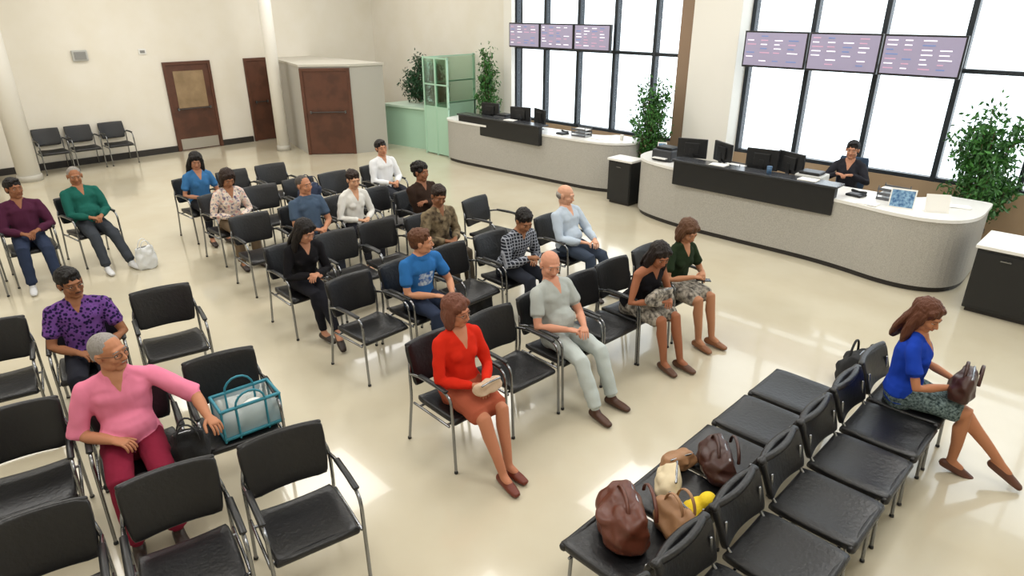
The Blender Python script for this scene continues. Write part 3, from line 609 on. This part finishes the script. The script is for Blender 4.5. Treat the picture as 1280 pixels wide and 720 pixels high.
def displays(name,x0,x1,n,y,z,h=.5):
    A=Acc(); w=(x1-x0)/n
    for i in range(n):
        a=x0+i*w+.01;b=x0+(i+1)*w-.01
        A.add(boxvf(a,b,y,y+.07,z-h/2,z+h/2,.006),BLACKP); A.add(boxvf(a+.025,b-.025,y-.004,y,z-h/2+.03,z+h/2-.025),SCB)
        for r in range(7):
            zz=z+h/2-.075-r*(h-.12)/7; xx=a+.06
            for c in range(4):
                wd=rng.uniform(.07,.16)*w; 
                if rng.uniform()<.78: A.add(boxvf(xx,xx+wd,y-.007,y-.004,zz-.009,zz+.007),[TW,TW,TP_,TBL][int(rng.integers(4))])
                xx+=w*.215
        A.add(boxvf((a+b)/2-.1,(a+b)/2+.1,y+.07,y+.12,z-.12,z+.12),BLACKP); A.add(boxvf((a+b)/2-.03,(a+b)/2+.03,y+.12,Y1+.04,z-.03,z+.03),BLACKP)
    A.obj(name,smooth=False)
displays('display_board',-5.5,-2.3,3,10.95,2.58,.56); displays('display_board',-11.05,-8.25,3,10.95,2.66,.5)

# ------------------------------------------------------------ bags
BRL=mat('brown_leather','#5a2c1c',.4,bump=.5,bscale=14); TANL=mat('tan_leather','#9a7250',.5,bump=.4,bscale=14); DBR=mat('dark_brown_leather','#3c1f18',.4,bump=.5,bscale=14); BLKF=mat('black_fabric','#1a1b1e',.8,bump=.4)
CRM=mat('cream_canvas','#cfc0a0',.8,bump=.4,bscale=14)
def bag(name,x,y,z,yaw,w,d,h,m,strap=True,slouch=.04,flap=True):
    A=Acc(); P=[loft([(0,0,.02),(0,0,h*.35),(slouch*.4,0,h*.75),(slouch,0,h)],[(w/2,d/2),(w/2*1.05,d/2*1.1),(w/2*.95,d/2*.8),(w/2*.8,d/2*.35)],hint=(0,1,0),n=24,p=3,cap=.4)]
    for k in range(6): P.append(ell((rng.uniform(-d/3,d/3),rng.uniform(-w/2.6,w/2.6),h*rng.uniform(.3,.8)),(d*.32,w*.22,h*.2),12))
    v,f=remesh(P,.011,3); A.add((wobble(v,np.ones(len(v),bool),(14,14,14),.016,x),f),m)
    if flap: A.add(loft([(slouch,-w*.36,h*1.0),(slouch,0,h*1.04),(slouch,w*.36,h*1.0)],[.008]*3,hint=(1,0,0),n=6),CHROME)
    if strap:
        for q in(-1,1):
            A.add(loft([(slouch+q*d*.3,w*.3*math.cos(t),h*.8+h*.55*math.sin(t)) for t in np.linspace(0,math.pi,11)],[(.011,.005)]*11,hint=(1,0,0),n=6),m)
    return A.obj(name,(x,y,z),math.radians(yaw))
bag('brown_leather_bag',-1.62,2.50,.455,50,.44,.26,.2,BRL,slouch=.08); bag('tan_handbag',-1.40,2.68,.455,70,.26,.14,.20,TANL); bag('cream_tote_bag',-1.60,2.95,.455,30,.28,.14,.17,CRM,False)
bag('dark_brown_handbag',-1.50,3.36,.455,40,.38,.2,.18,DBR); bag('tan_pouch',-1.70,3.22,.455,-20,.24,.14,.10,TANL,False)
YEL=mat('yellow_scarf','#e0c01a',.8,bump=.4)
A=Acc(); A.add(remesh([ell((0,0,.05),(.06,.10,.05)),ell((.04,.05,.10),(.05,.06,.045)),ell((.02,-.07,.03),(.05,.05,.035)),ell((-.04,.02,.02),(.05,.05,.03))],.01,3),YEL); A.obj('yellow_scarf',(-1.36,2.86,.50))
bag('brown_purse',-.58,5.14,.63,8,.32,.15,.2,DBR)
bag('dark_tote_bag',-1.5,5.95,.0,0,.36,.22,.32,BLKF)
bag('blue_backpack',-8.78,4.55,.455,10,.34,.26,.38,mat('navy_fabric','#232e48',.8,bump=.4)); bag('lap_bag',-3.0,2.75,.65,0,.24,.1,.1,mat('beige_clutch','#c2a88e',.7,bump=.4),False)
bag('white_plastic_bag',-9.25,2.35,0,0,.24,.18,.3,mat('white_plastic','#dfe2e4',.4,bump=.8,bscale=12))
bag('patterned_handbag',-2.98,4.93,.66,-10,.3,.14,.14,skirtp,False)
bag('black_shoulder_bag',-4.0,1.02,.45,-20,.22,.14,.24,BLKF)
bag('black_tote_bag',-5.0,4.5,.0,0,.26,.2,.3,BLKF)
A=Acc(); TL=mat('teal_trim','#2b7f92',.5); MS=mat('mesh_fabric','#b6c8cc',.6,alpha=.5)
for vf in (boxvf(-.12,-.115,-.2,.2,.02,.24),boxvf(.115,.12,-.2,.2,.02,.24),boxvf(-.12,.12,-.2,-.195,.02,.24),boxvf(-.12,.12,.195,.2,.02,.24)): A.add(vf,MS)
A.add(boxvf(-.12,.12,-.2,.2,0,.02,.005),TL)
for z in(.02,.24): 
    A.add(loft([(-.12,-.2,z),(.12,-.2,z)],[.012]*2,n=6),TL);A.add(loft([(-.12,.2,z),(.12,.2,z)],[.012]*2,n=6),TL);A.add(loft([(-.12,-.2,z),(-.12,.2,z)],[.012]*2,hint=(1,0,0),n=6),TL);A.add(loft([(.12,-.2,z),(.12,.2,z)],[.012]*2,hint=(1,0,0),n=6),TL)
for xx in(-.12,.12):
    for yy in(-.2,-.1,.1,.2): A.add(loft([(xx,yy,0),(xx,yy,.24)],[.009]*2,hint=(1,0,0),n=6),TL)
    A.add(loft([(xx,.1*math.cos(t),.24+.1*math.sin(t)) for t in np.linspace(0,math.pi,9)],[.008]*9,hint=(1,0,0),n=6),TL)
A.add(remesh([ell((0,.05,.1),(.09,.11,.09)),ell((.0,-.1,.08),(.09,.08,.07))],.012,3),PAPER)
A.obj('blue_mesh_tote',(-4.12,1.46,.455),math.radians(LY+5))

# ------------------------------------------------------------ lights
w=bpy.data.worlds.new('World'); sc.world=w; w.use_nodes=True; b=w.node_tree.nodes['Background']; b.inputs[0].default_value=(.96,.98,1,1); b.inputs[1].default_value=3.2
def area(name,x,y,z,sx,sy,p,col=(1,.98,.95)):
    l=bpy.data.lights.new(name,'AREA'); l.shape='RECTANGLE'; l.size=sx; l.size_y=sy; l.energy=p; l.color=col
    o=bpy.data.objects.new(name,l); sc.collection.objects.link(o); o.location=(x,y,z)
for x in(-14,-9.5,-5,-.5):
    for y in(.5,4.5,8.5): area('ceiling_light',x,y,H-.05,1.8,1.8,84)
cam=bpy.data.cameras.new('Camera'); co=bpy.data.objects.new('Camera',cam); sc.collection.objects.link(co); sc.camera=co
co.location=(0,0,3.2); cam.lens=23.06; cam.sensor_width=36; cam.clip_start=.05; cam.clip_end=200
co.rotation_euler=(math.radians(90-23.1),0,math.radians(45))
